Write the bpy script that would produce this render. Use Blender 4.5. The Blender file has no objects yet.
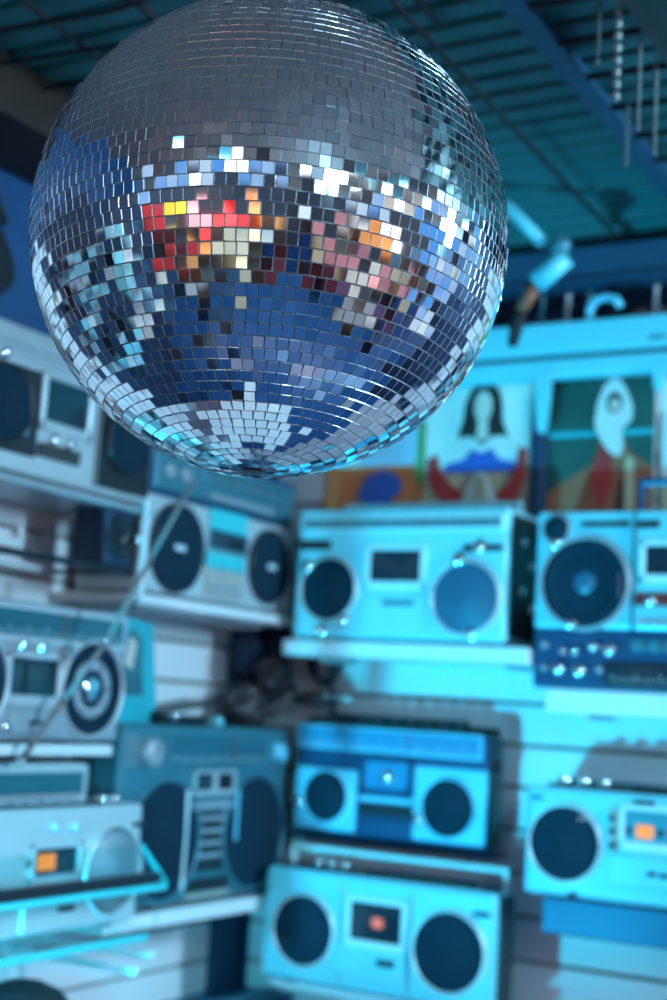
import bpy, bmesh, math, random
from mathutils import Vector, Matrix
random.seed(7)
scene = bpy.context.scene
COL = scene.collection
PI = math.pi

# ------------------------------------------------------------------ camera
F = 1420.0                                   # focal length in pixels of a 667 x 1000 frame
yaw, pitch, roll = math.radians(-30), math.radians(8.3), math.radians(3.48)
fw = Vector((math.sin(yaw)*math.cos(pitch), math.cos(yaw)*math.cos(pitch), math.sin(pitch)))
rt = Vector((math.cos(yaw), -math.sin(yaw), 0)); up = rt.cross(fw)
CR = rt*math.cos(roll) + up*math.sin(roll); CU = up*math.cos(roll) - rt*math.sin(roll); CW = fw
CAM = Vector((1.652, -2.557, 1.5))
def ray(x, y): return (CR*(x-333.5) - CU*(y-500) + CW*F)/F
def onplane(x, y, ax, val):
    k = ray(x, y); t = (val-CAM[ax])/k[ax]; return CAM + k*t
cam_d = bpy.data.cameras.new('camera'); cam = bpy.data.objects.new('camera', cam_d); COL.objects.link(cam)
cam.matrix_world = Matrix(((CR.x, CU.x, -CW.x, CAM.x), (CR.y, CU.y, -CW.y, CAM.y), (CR.z, CU.z, -CW.z, CAM.z), (0, 0, 0, 1)))
cam_d.sensor_fit = 'HORIZONTAL'; cam_d.sensor_width = 24; cam_d.lens = F/667*24
cam_d.clip_start = .05; cam_d.clip_end = 100
cam_d.dof.use_dof = True; cam_d.dof.focus_distance = 1.19; cam_d.dof.aperture_fstop = 3.5
scene.camera = cam

# ------------------------------------------------------------------ materials
def mat(name, col, rough=.5, metal=0., spec=.5, var=.12, scale=18., bump=0., emit=None, es=0., coat=0., alpha=None):
    m = bpy.data.materials.new(name); m.use_nodes = True
    nt = m.node_tree; b = nt.nodes['Principled BSDF']
    b.inputs['Roughness'].default_value = rough; b.inputs['Metallic'].default_value = metal
    b.inputs['Specular IOR Level'].default_value = spec
    b.inputs['Coat Weight'].default_value = coat
    tc = nt.nodes.new('ShaderNodeTexCoord'); nz = nt.nodes.new('ShaderNodeTexNoise')
    nz.inputs['Scale'].default_value = scale; nz.inputs['Detail'].default_value = 4
    nt.links.new(tc.outputs['Object'], nz.inputs['Vector'])
    mx = nt.nodes.new('ShaderNodeMix'); mx.data_type = 'RGBA'
    mx.inputs['A'].default_value = (*[c*(1-var) for c in col], 1)
    mx.inputs['B'].default_value = (*[min(1, c*(1+var)) for c in col], 1)
    nt.links.new(nz.outputs['Fac'], mx.inputs['Factor'])
    nt.links.new(mx.outputs['Result'], b.inputs['Base Color'])
    if bump:
        bp = nt.nodes.new('ShaderNodeBump'); bp.inputs['Strength'].default_value = bump; bp.inputs['Distance'].default_value = .01
        nt.links.new(nz.outputs['Fac'], bp.inputs['Height']); nt.links.new(bp.outputs['Normal'], b.inputs['Normal'])
    if emit:
        b.inputs['Emission Color'].default_value = (*emit, 1); b.inputs['Emission Strength'].default_value = es
    return m
M = dict(
    slat=mat('slatwall white laminate', (.80, .82, .84), .38, var=.04, scale=6),
    groove=mat('slatwall groove brown', (.20, .13, .06), .7),
    navy=mat('navy painted timber', (.012, .035, .085), .6),
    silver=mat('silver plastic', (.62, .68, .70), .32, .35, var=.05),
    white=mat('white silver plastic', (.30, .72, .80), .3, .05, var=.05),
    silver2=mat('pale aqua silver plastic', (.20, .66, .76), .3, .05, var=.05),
    grey=mat('satin grey plastic', (.40, .46, .50), .35, .3, var=.06),
    teal_grey=mat('blue grey plastic', (.055, .22, .28), .38, .25, var=.08),
    blue=mat('dark blue plastic', (.010, .075, .17), .35, .2, var=.08),
    bluepale=mat('sky blue metal', (.18, .66, .86), .3, .1, var=.06),
    black=mat('black plastic', (.012, .016, .022), .35, var=.2),
    soft=mat('black rubber', (.010, .013, .018), .75, var=.2),
    cone=mat('speaker cone', (.006, .030, .052), .8, 0, .15, var=.25, scale=60),
    cone_blue=mat('glossy speaker dome', (.02, .13, .22), .32, var=.2, scale=60, spec=.8),
    mesh=mat('grey speaker mesh', (.34, .39, .43), .45, .5, var=.1, scale=200),
    chrome=mat('chrome', (.85, .88, .9), .12, 1., var=.03),
    glass=mat('dark window glass', (.014, .03, .045), .08, 0, .7, var=.1),
    dial=mat('tuner dial glass', (.03, .14, .18), .15, 0, .7, var=.1),
    dialb=mat('blue tuner dial glass', (.03, .28, .50), .18, 0, .7, var=.1),
    aqua=mat('aqua panel plastic', (.05, .62, .66), .3, var=.06),
    pale=mat('pale deck plastic', (.62, .82, .85), .35, var=.05),
    beige=mat('beige panel', (.42, .44, .40), .45, var=.08),
    shelf=mat('white shelf laminate', (.80, .83, .85), .3, var=.04),
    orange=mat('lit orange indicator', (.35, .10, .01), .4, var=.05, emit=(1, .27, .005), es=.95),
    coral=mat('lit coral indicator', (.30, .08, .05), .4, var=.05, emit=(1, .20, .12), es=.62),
    red=mat('dark red plastic', (.22, .02, .02), .4),
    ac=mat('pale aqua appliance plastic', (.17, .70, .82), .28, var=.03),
    ceil=mat('teal painted corrugated sheet', (.03, .19, .20), .5, var=.2, scale=9),
    beam=mat('blue painted steel', (.022, .09, .17), .45, .2, var=.25, scale=14),
    rust=mat('dark iron rod', (.008, .010, .014), .6),
    brown=mat('dark brown timber', (.030, .014, .008), .7, var=.3),
    tarp=mat('deep blue tarpaulin', (.012, .07, .19), .5, var=.35, scale=6, bump=.4),
    cord=mat('pinkish cord', (.42, .26, .22), .7),
    grey_cord=mat('worn grey metal tube', (.26, .25, .25), .6, .1, var=.25, scale=40),
    bead=mat('pale beads', (.30, .36, .34), .35),
    bag=mat('crumpled brown grey plastic', (.045, .038, .042), .4, var=.6, scale=30, bump=.6),
    core=mat('dark grout', (.03, .032, .036), .7),
    mirror=mat('mirror glass', (.86, .89, .92), .035, 1., var=.02),
    tile_edge=mat('ground glass edge', (.55, .58, .60), .28, .85, var=.05),
    floor=mat('blue vinyl floor', (.012, .075, .22), .3, var=.2, scale=5),
    awning=mat('grey canvas', (.25, .25, .25), .8, var=.1, scale=4),
    facade=mat('grey facade', (.14, .14, .15), .8, var=.15, scale=3),
    card=mat('pale printed card', (.74, .78, .74), .5, var=.06),
    card_green=mat('dark green print', (.012, .085, .075), .55, var=.35, scale=12),
    p_orange=mat('orange print', (.62, .17, .05), .55, var=.25, scale=14),
    p_red=mat('red print', (.42, .03, .03), .55, var=.2),
    p_blue=mat('blue print', (.03, .10, .42), .55, var=.2),
    p_sky=mat('sky blue print', (.35, .62, .80), .55, var=.1),
    p_tan=mat('tan print', (.52, .42, .27), .55, var=.15),
    p_hair=mat('dark hair print', (.018, .014, .016), .6, var=.3),
    p_skin=mat('skin print', (.72, .62, .55), .6, var=.1),
    p_veil=mat('pale veil print', (.62, .70, .68), .55, var=.1),
    p_brown=mat('brown red print', (.30, .10, .05), .55, var=.3, scale=20),
    p_green=mat('leaf green print', (.12, .38, .10), .55, var=.2),
    teal_card=mat('teal record sleeve card', (.03, .45, .52), .4, var=.3, scale=10),
)
def acrylic():
    m = bpy.data.materials.new('clear acrylic'); m.use_nodes = True
    nt = m.node_tree; nt.nodes.remove(nt.nodes['Principled BSDF'])
    tr = nt.nodes.new('ShaderNodeBsdfTransparent'); tr.inputs['Color'].default_value = (.90, .98, .98, 1)
    gl = nt.nodes.new('ShaderNodeBsdfGlossy'); gl.inputs['Roughness'].default_value = .04
    mx = nt.nodes.new('ShaderNodeMixShader'); mx.inputs['Fac'].default_value = .05
    nt.links.new(tr.outputs['BSDF'], mx.inputs[1]); nt.links.new(gl.outputs['BSDF'], mx.inputs[2])
    nt.links.new(mx.outputs['Shader'], nt.nodes['Material Output'].inputs['Surface'])
    return m
M['acrylic'] = acrylic()
M['acrylic_edge'] = mat('polished acrylic edge', (.05, .62, .66), .12, 0, .8, var=.1)
M['lamp'] = mat('cyan lamp lens', (.1, .6, .7), .3, emit=(0, .8, 1), es=4)
for k, c in dict(red=(.75, .05, .05), yellow=(.85, .62, .05), pink=(.85, .38, .42), white=(.85, .84, .8), orange=(.9, .36, .12),
                 cream=(.75, .65, .45), violet=(.30, .16, .30), green=(.1, .4, .15), slate=(.05, .12, .22), maroon=(.2, .04, .06)).items():
    M['g_'+k] = mat('goods '+k, c, .6, var=.1)

# ------------------------------------------------------------------ mesh builder
class MB:
    def __init__(s): s.bm = bmesh.new(); s.mats = []
    def mi(s, m):
        if m not in s.mats: s.mats.append(m)
        return s.mats.index(m)
    def box(s, lo, hi, m, bev=0., seg=2):
        bm = bmesh.new()
        lo, hi = [min(a, b) for a, b in zip(lo, hi)], [max(a, b) for a, b in zip(lo, hi)]
        bmesh.ops.create_cube(bm, size=1)
        for v in bm.verts: v.co = Vector([(l+h)/2 + c*(h-l) for l, h, c in zip(lo, hi, v.co)])
        bev = min(bev, .45*min(h-l for l, h in zip(lo, hi)))
        if bev > 0: bmesh.ops.bevel(bm, geom=list(bm.edges), offset=bev, segments=seg, affect='EDGES', profile=.5)
        return s.merge(bm, m)
    def merge(s, bm, m, smooth=False, mx=None):
        i = s.mi(m); vm = {}
        for v in bm.verts: vm[v] = s.bm.verts.new(mx @ v.co if mx else v.co)
        for f in bm.faces:
            try: g = s.bm.faces.new([vm[v] for v in f.verts])
            except ValueError: continue
            g.material_index = i; g.smooth = smooth or f.smooth
        bm.free(); return s
    def lathe(s, prof, c, m, axis='y', n=40):
        """prof: list of (radius, height along axis); spun about the axis through c"""
        bm = bmesh.new(); rings = []
        for r, h in prof:
            ring = []
            for k in range(n):
                a = 2*PI*k/n; p, q = r*math.cos(a), r*math.sin(a)
                co = {'y': (p, h, q), 'z': (p, -q, h), 'x': (h, q, p)}[axis]
                ring.append(bm.verts.new(Vector(c)+Vector(co)))
            rings.append(ring)
        for A, B in zip(rings, rings[1:]):
            for k in range(n):
                f = bm.faces.new((A[k], A[(k+1) % n], B[(k+1) % n], B[k])); f.smooth = True
        for ring, rev in ((rings[0], 0), (rings[-1], 1)):
            f = bm.faces.new(ring if rev else ring[::-1])
        bmesh.ops.remove_doubles(bm, verts=bm.verts, dist=1e-6)
        bmesh.ops.recalc_face_normals(bm, faces=bm.faces)
        return s.merge(bm, m)
    def tube(s, pts, r, m, n=10):
        pts = [Vector(p) for p in pts]; rs = r if isinstance(r, (list, tuple)) else [r]*len(pts)
        bm = bmesh.new(); rings = []; prev = None
        for i, p in enumerate(pts):
            t = (pts[min(i+1, len(pts)-1)] - pts[max(i-1, 0)]).normalized()
            a = prev if prev else (Vector((0, 0, 1)) if abs(t.z) < .9 else Vector((1, 0, 0)))
            u = (a - t*a.dot(t)).normalized(); v = t.cross(u); prev = u
            rings.append([bm.verts.new(p + (u*math.cos(2*PI*k/n) + v*math.sin(2*PI*k/n))*rs[i]) for k in range(n)])
        for A, B in zip(rings, rings[1:]):
            for k in range(n):
                f = bm.faces.new((A[k], A[(k+1) % n], B[(k+1) % n], B[k])); f.smooth = True
        bm.faces.new(rings[0][::-1]); bm.faces.new(rings[-1])
        bmesh.ops.recalc_face_normals(bm, faces=bm.faces)
        return s.merge(bm, m)
    def prism(s, pts, m, ax, lo, hi):
        """polygon pts (two coords) extruded along axis ax from lo to hi"""
        bm = bmesh.new()
        def co(p, h): q = list(p); q.insert(ax, h); return q
        A = [bm.verts.new(co(p, lo)) for p in pts]; B = [bm.verts.new(co(p, hi)) for p in pts]
        bm.faces.new(A); bm.faces.new(B[::-1])
        for k in range(len(pts)): bm.faces.new((A[k], B[k], B[(k+1) % len(pts)], A[(k+1) % len(pts)]))
        bmesh.ops.recalc_face_normals(bm, faces=bm.faces)
        return s.merge(bm, m)
    def ball(s, c, r, m, sub=3, fn=None):
        bm = bmesh.new(); bmesh.ops.create_icosphere(bm, subdivisions=sub, radius=1)
        for v in bm.verts:
            co = v.co.copy(); k = fn(co) if fn else 1
            v.co = Vector(c) + Vector((co.x*r[0], co.y*r[1], co.z*r[2]))*k if hasattr(r, '__len__') else Vector(c)+co*r*k
        for f in bm.faces: f.smooth = True
        return s.merge(bm, m)
    def build(s, name, parent=None, off=(0, 0, 0)):
        me = bpy.data.meshes.new(name)
        for v in s.bm.verts: v.co -= Vector(off)
        s.bm.to_mesh(me); s.bm.free()
        for m in s.mats: me.materials.append(m)
        o = bpy.data.objects.new(name, me); COL.objects.link(o)
        if parent: o.parent = parent
        return o
def tag(o, label=None, cat=None, group=None, kind=None):
    if label: o['label'] = label
    if cat: o['category'] = cat
    if group: o['group'] = group
    if kind: o['kind'] = kind
    return o
def empty(name, loc, rz, label, cat, group=None):
    o = bpy.data.objects.new(name, None); o.empty_display_size = .05; COL.objects.link(o)
    o.location = loc; o.rotation_euler = (0, 0, rz); return tag(o, label, cat, group)
def struct(name, mb): return tag(mb.build(name), kind='structure')
def single(name, mb, label, cat, base, group=None):
    o = mb.build(name, None, base); o.location = base; return tag(o, label, cat, group)

# ------------------------------------------------------------------ room
f = MB(); f.box((-1.2, -8, -.05), (6, .3, 0), M['floor']); struct('floor', f)
PITCH = .0785
def slatwall(axis, a0, a1, z0, z1, zoff):
    mb = MB()
    def put(lo, hi, d0, d1, m, bev=0):
        if axis == 'x': mb.box((lo, d0, hi[0]), (hi[2], d1, hi[1]), m, bev)
    k = math.ceil((z0-zoff)/PITCH)-1
    while zoff+k*PITCH < z1:
        lo, hi = max(z0, zoff+k*PITCH+.0035), min(z1, zoff+(k+1)*PITCH-.0035)
        if hi-lo > .005:
            if axis == 'x': mb.box((a0, 0, lo), (a1, .016, hi), M['slat'], .0012, 1)
            else: mb.box((-.016, a0, lo), (0, a1, hi), M['slat'], .0012, 1)
        k += 1
    if axis == 'x': mb.box((a0, .016, z0), (a1, .05, z1), M['groove'])
    else: mb.box((-.05, a0, z0), (-.016, a1, z1), M['groove'])
    return mb
wb = slatwall('x', .038, 1.55, 0, 2.26, 1.058); wb.box((1.55, .004, 0), (2.9, .05, 2.26), M['navy']); struct('wall_back', wb)
lw = slatwall('y', -1.5, -.09, 0, 2.10, 1.061)
lw.box((-.05, -3.3, 0), (-.004, -1.5, 2.10), M['navy'])
struct('wall_left', lw)
b = MB(); b.box((-.05, -3.3, 2.10), (-.005, .05, 2.52), M['tarp']); struct('trim_1', b)          # blue sheet above the left slats
b = MB(); b.box((-.05, -.09, 0), (.02, .05, 2.12), M['navy'], .004); b.box((.02, .012, 0), (.038, .05, 2.12), M['navy']); struct('trim_2', b)   # corner post
b = MB(); b.box((.626, -.03, 1.84), (.655, .0, 2.13), M['navy'], .004); struct('trim_3', b)     # dark post between the pictures
b = MB(); b.box((-.05, .30, 2.26), (2.9, .34, 2.52), M['navy']); b.box((-.05, 0.05, 2.24), (2.9, .34, 2.26), M['navy']); struct('trim_4', b)   # dark recess over the back wall
# corrugated ceiling, ribs along x
c = MB(); bm = bmesh.new(); P = []; y = -1.27; p = .058
while y < .34:
    P += [(y, 2.455), (y+p*.62, 2.455), (y+p*.74, 2.472), (y+p*.9, 2.472)]; y += p
va = [bm.verts.new((-.05, a, z)) for a, z in P]; vb = [bm.verts.new((2.3, a, z)) for a, z in P]
for k in range(len(P)-1): bm.faces.new((va[k], va[k+1], vb[k+1], vb[k]))
c.merge(bm, M['ceil']); c.box((-.05, -1.27, 2.474), (2.3, .34, 2.50), M['ceil']); struct('ceiling', c)
# ceiling beams
b = MB(); b.box((.932, -1.27, 2.422), (.966, .04, 2.427), M['beam'], .001); b.box((.946, -1.27, 2.427), (.952, .04, 2.455), M['beam'])
struct('ceiling_beam', b)
b = MB(); b.box((.02, .0, 2.345), (2.88, .045, 2.425), M['beam'], .003); b.box((.02, -.02, 2.345), (2.88, .0, 2.352), M['beam']); struct('ceiling_beam', b)
b = MB(); b.box((0.0, -1.27, 2.36), (.17, .0, 2.452), M['brown'], .006); struct('ceiling_beam', b)
# awning over the customer side (above and behind the photographer)
b = MB(); b.box((-.05, -3.3, 2.478), (3.3, -1.28, 2.488), M['awning']); b.box((2.302, -1.28, 2.478), (3.3, .05, 2.488), M['awning'])
b.box((-.05, -3.3, 2.36), (3.3, -3.29, 2.478), M['awning']); b.box((3.29, -3.3, 2.36), (3.3, .05, 2.478), M['awning'])
struct('ceiling_canopy', b)

# wires and rods under the ceiling
def wire(pts, r, m, label, name='ceiling_wire', cat='wire', group=None):
    mb = MB(); mb.tube(pts, r, m, 8); return single(name, mb, label, cat, tuple(Vector(pts[0])))
wire([(.808, -1.24, 2.43), (.80, -.8, 2.425), (.787, -.03, 2.425)], .0042, M['rust'], 'long dark wire along the ceiling, ending above the white wall unit')
wire([(.835, -1.24, 2.436), (.829, -1.0, 2.432), (.823, -.90, 2.44)], .0042, M['rust'], 'short dark wire running close beside the long ceiling wire')
wire([(.745, -1.24, 2.43), (.735, -1.06, 2.425), (.72, -.6, 2.44)], .007, M['rust'], 'dark wire along the ceiling just right of the mirror ball top')
wire([(.485, -1.24, 2.43), (.476, -1.0, 2.425), (.46, -.2, 2.43)], .006, M['rust'], 'dark wire along the ceiling left of the mirror ball')
wire([(.33, -1.24, 2.435), (.32, -1.0, 2.43), (.30, -.2, 2.43)], .004, M['rust'], 'thin dark wire along the ceiling above the blue sheet')
for i, y in enumerate((-1.16, -1.07, -.975, -.885, -.79)):
    wire([(.172, y, 2.43), (.45, y+.006, 2.417), (.73, y-.004, 2.43)], .004, M['rust'],
         ('first', 'second', 'third', 'fourth', 'fifth')[i]+' dark crossing rod from the top left corner of the ceiling', 'ceiling_rod', 'rod')
for i, y in enumerate((-.94, -.83, -.716, -.603, -.49, -.385)):
    wire([(.968, y, 2.42), (1.2, y+.004, 2.416), (2.2, y, 2.42)], .0055, M['rust'],
         ('nearest', 'second', 'third', 'fourth', 'fifth', 'last')[i]+' black rod reaching right from the blue ceiling beam, counted from the top', 'ceiling_rod', 'rod')
b = MB(); b.box((1.098, -1.0, 2.39), (1.30, -.72, 2.452), M['facade'], .01); b.box((1.115, -.99, 2.384), (1.285, -.73, 2.39), M['black'])
single('junction_box', b, 'dark grey box under the ceiling in the top right corner', 'box', (1.2, -.86, 2.452))
# bead chains
CH = [(600, 0, 70, .0018, 'faint bead string closest to the blue ceiling beam'), (619, 0, 100, .006, 'thick pale bead string hanging from the black ceiling rods'),
      (641, 28, 135, .0026, 'thin pale bead string right of the thick one'), (657, 55, 156, .0026, 'rightmost pale bead string under the ceiling rods'),
      (628, 106, 168, .002, 'short low bead string hanging beside the blue ceiling beam')]
for px, y0, y1, r, lab in CH:
    t = onplane(px, y0, 2, 2.412); d = (t-CAM).dot(CW); L = (y1-y0)/F*d*1.02
    mb = MB(); z = 0.
    mb.tube([(t.x, t.y, t.z), (t.x, t.y, t.z-L)], .0012, M['rust'], 6)
    while z < L:
        mb.ball((t.x, t.y, t.z-z), (r, r, r*1.25), M['bead'], 1); z += r*2.7
    single('bead_string', mb, lab, 'bead string', tuple(t), 'bead strings under the ceiling')

# ------------------------------------------------------------------ the mirror ball
BC = CAM + ray(270.5, 242.5)*1.33; BR = .2215
ball = empty('mirror_ball', BC-Vector((0, 0, BR)), 0, 'large silver mirror ball of small square tiles hanging in front of the radios', 'mirror ball')
o = MB().ball((0, 0, BR), BR-.0022, M['core'], 5).build('core', ball)
rng = random.Random(3)
verts, faces, mids = [], [], []
NR = 65; dphi = PI/NR
for i in range(NR):
    phi = -PI/2 + (i+.5)*dphi
    n = max(3, round(2*PI*BR*math.cos(phi)/.0099))
    if i in (0,): continue
    off = rng.random()*2*PI; rowt = rng.gauss(0, .018)
    hw = PI*BR*math.cos(phi)/n
    drift_a, drift_b = rng.random()*6, rng.random()*6
    for k in range(n):
        if rng.random() < .0016: continue
        a = off + 2*PI*k/n
        N = Vector((math.cos(phi)*math.cos(a), math.cos(phi)*math.sin(a), math.sin(phi)))
        T = Vector((-math.sin(a), math.cos(a), 0)); B = N.cross(T)
        tx = rng.gauss(0, .032) + .024*math.sin(a*5+drift_a); ty = rowt + rng.gauss(0, .032) + .022*math.sin(a*7+drift_b)
        rz = rng.gauss(0, .012)
        T2 = (T*math.cos(rz)+B*math.sin(rz)); B2 = N.cross(T2)
        T3 = (T2 + N*tx).normalized(); B3 = (B2 + N*ty); N3 = T3.cross(B3).normalized(); B3 = N3.cross(T3)
        c0 = N*(BR-.0022)
        w0, h0 = hw*.965, BR*dphi*.5*.965; w1, h1 = w0-.00038, h0-.00038
        base = len(verts)
        for (w, h, d) in ((w0, h0, -.0006), (w0, h0, .0014), (w1, h1, .0019)):
            for sx, sy in ((-1, -1), (1, -1), (1, 1), (-1, 1)):
                verts.append(c0 + T3*(sx*w) + B3*(sy*h) + N3*d + Vector((0, 0, BR)))
        faces.append([base+8, base+9, base+10, base+11]); mids.append(0)
        for l in (0, 4):
            for q in range(4):
                r_ = (q+1) % 4
                faces.append([base+l+q, base+l+r_, base+l+4+r_, base+l+4+q]); mids.append(1)
me = bpy.data.meshes.new('mirror_tiles'); me.from_pydata(verts, [], faces); me.materials.append(M['mirror']); me.materials.append(M['tile_edge'])
me.polygons.foreach_set('material_index', mids); me.update()
o = bpy.data.objects.new('mirror_tiles', me); COL.objects.link(o); o.parent = ball
cp = MB(); cp.lathe([(.0035, -.001), (.0085, -.001), (.0095, .0005), (.0095, .004), (.0035, .004)], (0, 0, 0), M['black'], 'z', 24); cp.build('bottom_ring', ball)
cp = MB(); cp.lathe([(.0001, .018), (.018, .018), (.026, .010), (.028, -.002), (.0001, -.002)], (0, 0, 2*BR), M['chrome'], 'z', 24)
cp.tube([(-.008, 0, 2*BR+.016), (-.008, 0, 2*BR+.034), (0, 0, 2*BR+.042), (.008, 0, 2*BR+.034), (.008, 0, 2*BR+.016)], .0025, M['chrome']); cp.build('hanger_cap', ball)
tilt = Matrix.Rotation(math.radians(-5), 4, Vector((CR.x, CR.y, 0)).normalized())      # the ball hangs a little askew
ball.matrix_world = Matrix.Translation(BC) @ tilt @ Matrix.Translation((0, 0, -BR))
HK = BC + (tilt @ Vector((0, 0, BR+.045)))
ch = MB(); z = HK.z+.006; k = 0
while z < 2.47:
    pts = []
    for q in range(13):
        a = 2*PI*q/12; u, v = .006*math.cos(a), .0115*math.sin(a)
        pts.append((HK.x+(u if k % 2 else 0), HK.y+(0 if k % 2 else u), z+v))
    ch.tube(pts, .0018, M['chrome'], 6); z += .0185; k += 1
single('chain', ch, 'steel chain holding up the mirror ball', 'chain', (HK.x, HK.y, 2.478))

# ------------------------------------------------------------------ boomboxes
class Radio:
    """a boombox: local X runs along the front (left to right), Y into the wall, Z up; the front face lies at Y = 0"""
    def __init__(s, name, side, plane, x0, x1, z0, z1, depth, label, cat='boombox'):
        s.side, s.plane, s.x0, s.z0 = side, plane, x0, z0
        s.W, s.H, s.D = x1-x0, z1-z0, depth
        if side == 'back': loc, rz = (x0+s.W/2, plane+depth/2, z0), 0
        else: loc, rz = (plane-depth/2, x0+s.W/2, z0), PI/2
        s.root = empty(name, loc, rz, label, cat)
        s.off = (s.W/2, depth/2, 0)
    def L(s, px, py):
        P = onplane(px, py, 1 if s.side == 'back' else 0, s.plane)
        return (P.x if s.side == 'back' else P.y)-s.x0, P.z-s.z0
    def R(s, a, b, c, d):
        """pixel box -> local x0, x1, z0, z1 (measured at its middle lines)"""
        my, mx = (b+d)/2, (a+c)/2
        return s.L(a, my)[0], s.L(c, my)[0], s.L(mx, d)[1], s.L(mx, b)[1]
    def add(s, mb, name, parent=None): return mb.build(name, parent or s.root, s.off)
    def box(s, name, x0, x1, z0, z1, y0, y1, m, bev=.002, parent=None):
        return s.add(MB().box((x0, y0, z0), (x1, y1, z1), m, bev), name, parent)
    def body(s, m, bev=.010, top=0., back=None):
        mb = MB().box((0, .0, 0), (s.W, s.D, s.H-top), m, bev, 3)
        mb.box((.012, s.D*.35, .01), (s.W-.012, s.D+.004, s.H-top-.012), back or m, .006)
        return s.add(mb, 'body')
    def face(s, x0, x1, z0, z1, m, t=.004, name='front_panel'): return s.box(name, x0, x1, z0, z1, -t, .004, m, .003)
    def feet(s):
        for x in (.05, s.W-.05): s.box('foot', x-.015, x+.015, -.006, .004, .02, s.D-.02, M['soft'], .002)
    def speaker(s, x, z, r, style='dark', ring='silver', yo=0.):
        sp = s._speaker(x, z, r, style, ring)
        if yo:
            for o in [sp]+list(sp.children): o.data.transform(Matrix.Translation((0, yo, 0)))
        return sp
    def _speaker(s, x, z, r, style, ring):
        rg = MB(); rg.lathe([(r*.93, .0), (r*.93, -.006), (r*.97, -.0095), (r*1.01, -.007), (r*1.03, 0), (r*1.03, .004), (r*.93, .004)], (x, 0, z), M[ring], 'y', 48)
        sp = s.add(rg, 'speaker')
        if style == 'mesh':
            prof = [(.0001, -.011)]; n = 9
            for k in range(1, n+1):
                rr = r*.87*k/n; h = -.011+.006*(k/n)**2
                prof += [(rr-r*.03, h-.0015), (rr, h+.0012)]
            prof += [(r*.87, .003), (.0001, .003)]
            g = MB(); g.lathe(prof, (x, 0, z), M['mesh'], 'y', 48); s.add(g, 'grille', sp)
        else:
            if style in ('dark', 'glossy'):
                cm = M['cone_blue'] if style == 'glossy' else M['cone']
                prof = [(.0001, -.0095)]
                for k in range(1, 13): prof += [(r*.95*k/12-r*.02, -.0095+.0035*(k/12)**2), (r*.95*k/12, -.0090+.0035*(k/12)**2)]
                g = MB(); g.lathe(prof+[(r*.95, .003), (.0001, .003)], (x, 0, z), cm, 'y', 48); s.add(g, 'grille', sp); return sp
            cm = M['cone']
            g = MB(); g.lathe([(r*.94, -.004), (r*.87, -.0085), (r*.74, -.009), (r*.68, -.005), (r*.66, -.001), (r*.45, .0005), (r*.30, .0015), (r*.30, .003), (r*.94, .003)], (x, 0, z), cm, 'y', 48)
            s.add(g, 'speaker_cone', sp)
            rr = r*.32; cap = M['chrome'] if style == 'silver' else (M['cone_blue'] if style in ('cap', 'glossy') else M['cone'])
            d = MB(); d.lathe([(.0001, -.007), (rr*.5, -.006), (rr*.85, -.003), (rr, .0025), (.0001, .003)], (x, 0, z), cap, 'y', 32)
            s.add(d, 'dust_cap', sp)
            if style == 'silver':
                k = MB(); k.lathe([(r*.34, -.003), (r*.52, -.0065), (r*.62, -.0035), (r*.62, .001), (r*.34, .001)], (x, 0, z), M['grey'], 'y', 40)
                for q in range(6):
                    a = q*PI/3; k.ball((x+r*.48*math.cos(a), -.006, z+r*.48*math.sin(a)), r*.07, M['chrome'], 2)
                s.add(k, 'whizzer_ring', sp)
        return sp
    def badge(s, x, z, w, h, m, sp=None, y=-.0105): return s.box('badge', x-w/2, x+w/2, z-h/2, z+h/2, y, y+.012, m, .001, sp)
    def deck(s, x0, x1, z0, z1, m, label=None, fr=.010, win=None):
        mb = MB()
        mb.box((x0, -.006, z0), (x1, .004, z0+fr*1.6), m, .002); mb.box((x0, -.006, z1-fr), (x1, .004, z1), m, .002)
        mb.box((x0, -.006, z0), (x0+fr, .004, z1), m, .002); mb.box((x1-fr, -.006, z0), (x1, .004, z1), m, .002)
        d = s.add(mb, 'cassette_deck')
        s.box('window', x0+fr*.9, x1-fr*.9, z0+fr*1.5, z1-fr*.9, -.002, .004, win or M['glass'], .001, d)
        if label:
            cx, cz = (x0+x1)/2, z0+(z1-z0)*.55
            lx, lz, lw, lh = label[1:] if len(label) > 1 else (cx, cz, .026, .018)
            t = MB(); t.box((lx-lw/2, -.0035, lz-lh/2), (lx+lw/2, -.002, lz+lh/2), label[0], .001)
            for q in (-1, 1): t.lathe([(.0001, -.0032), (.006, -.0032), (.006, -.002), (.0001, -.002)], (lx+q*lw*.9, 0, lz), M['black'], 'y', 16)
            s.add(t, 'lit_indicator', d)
        return d
    def dial(s, x0, x1, z0, z1, fm, gm, ptr=True, fr=.006):
        mb = MB().box((x0, -.005, z0), (x1, .004, z1), fm, .003); d = s.add(mb, 'tuner_dial')
        g = MB().box((x0+fr, -.0065, z0+fr), (x1-fr, -.002, z1-fr), gm, .001)
        n = int((x1-x0)/.009)
        for k in range(n):
            x = x0+fr+.008+k*(x1-x0-2*fr-.016)/max(1, n-1)
            g.box((x-.0005, -.0071, z0+fr+.003), (x+.0005, -.0064, z0+fr+(.010 if k % 5 else .016)), M['pale'])
        s.add(g, 'dial_glass', d)
        if ptr: s.box('pointer', x0+(x1-x0)*.62, x0+(x1-x0)*.62+.002, z0+fr, z1-fr, -.0078, -.006, M['red'], 0, d)
        return d
    def knob(s, x, z, r, m='chrome', h=.012):
        k = MB(); k.lathe([(.0001, -h), (r*.75, -h), (r*.92, -h*.85), (r, -h*.2), (r*1.1, .002), (.0001, .002)], (x, 0, z), M[m], 'y', 24)
        k.box((x-r*.07, -h-.0008, z), (x+r*.07, -h+.001, z+r*.8), M['black']); return s.add(k, 'knob')
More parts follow.
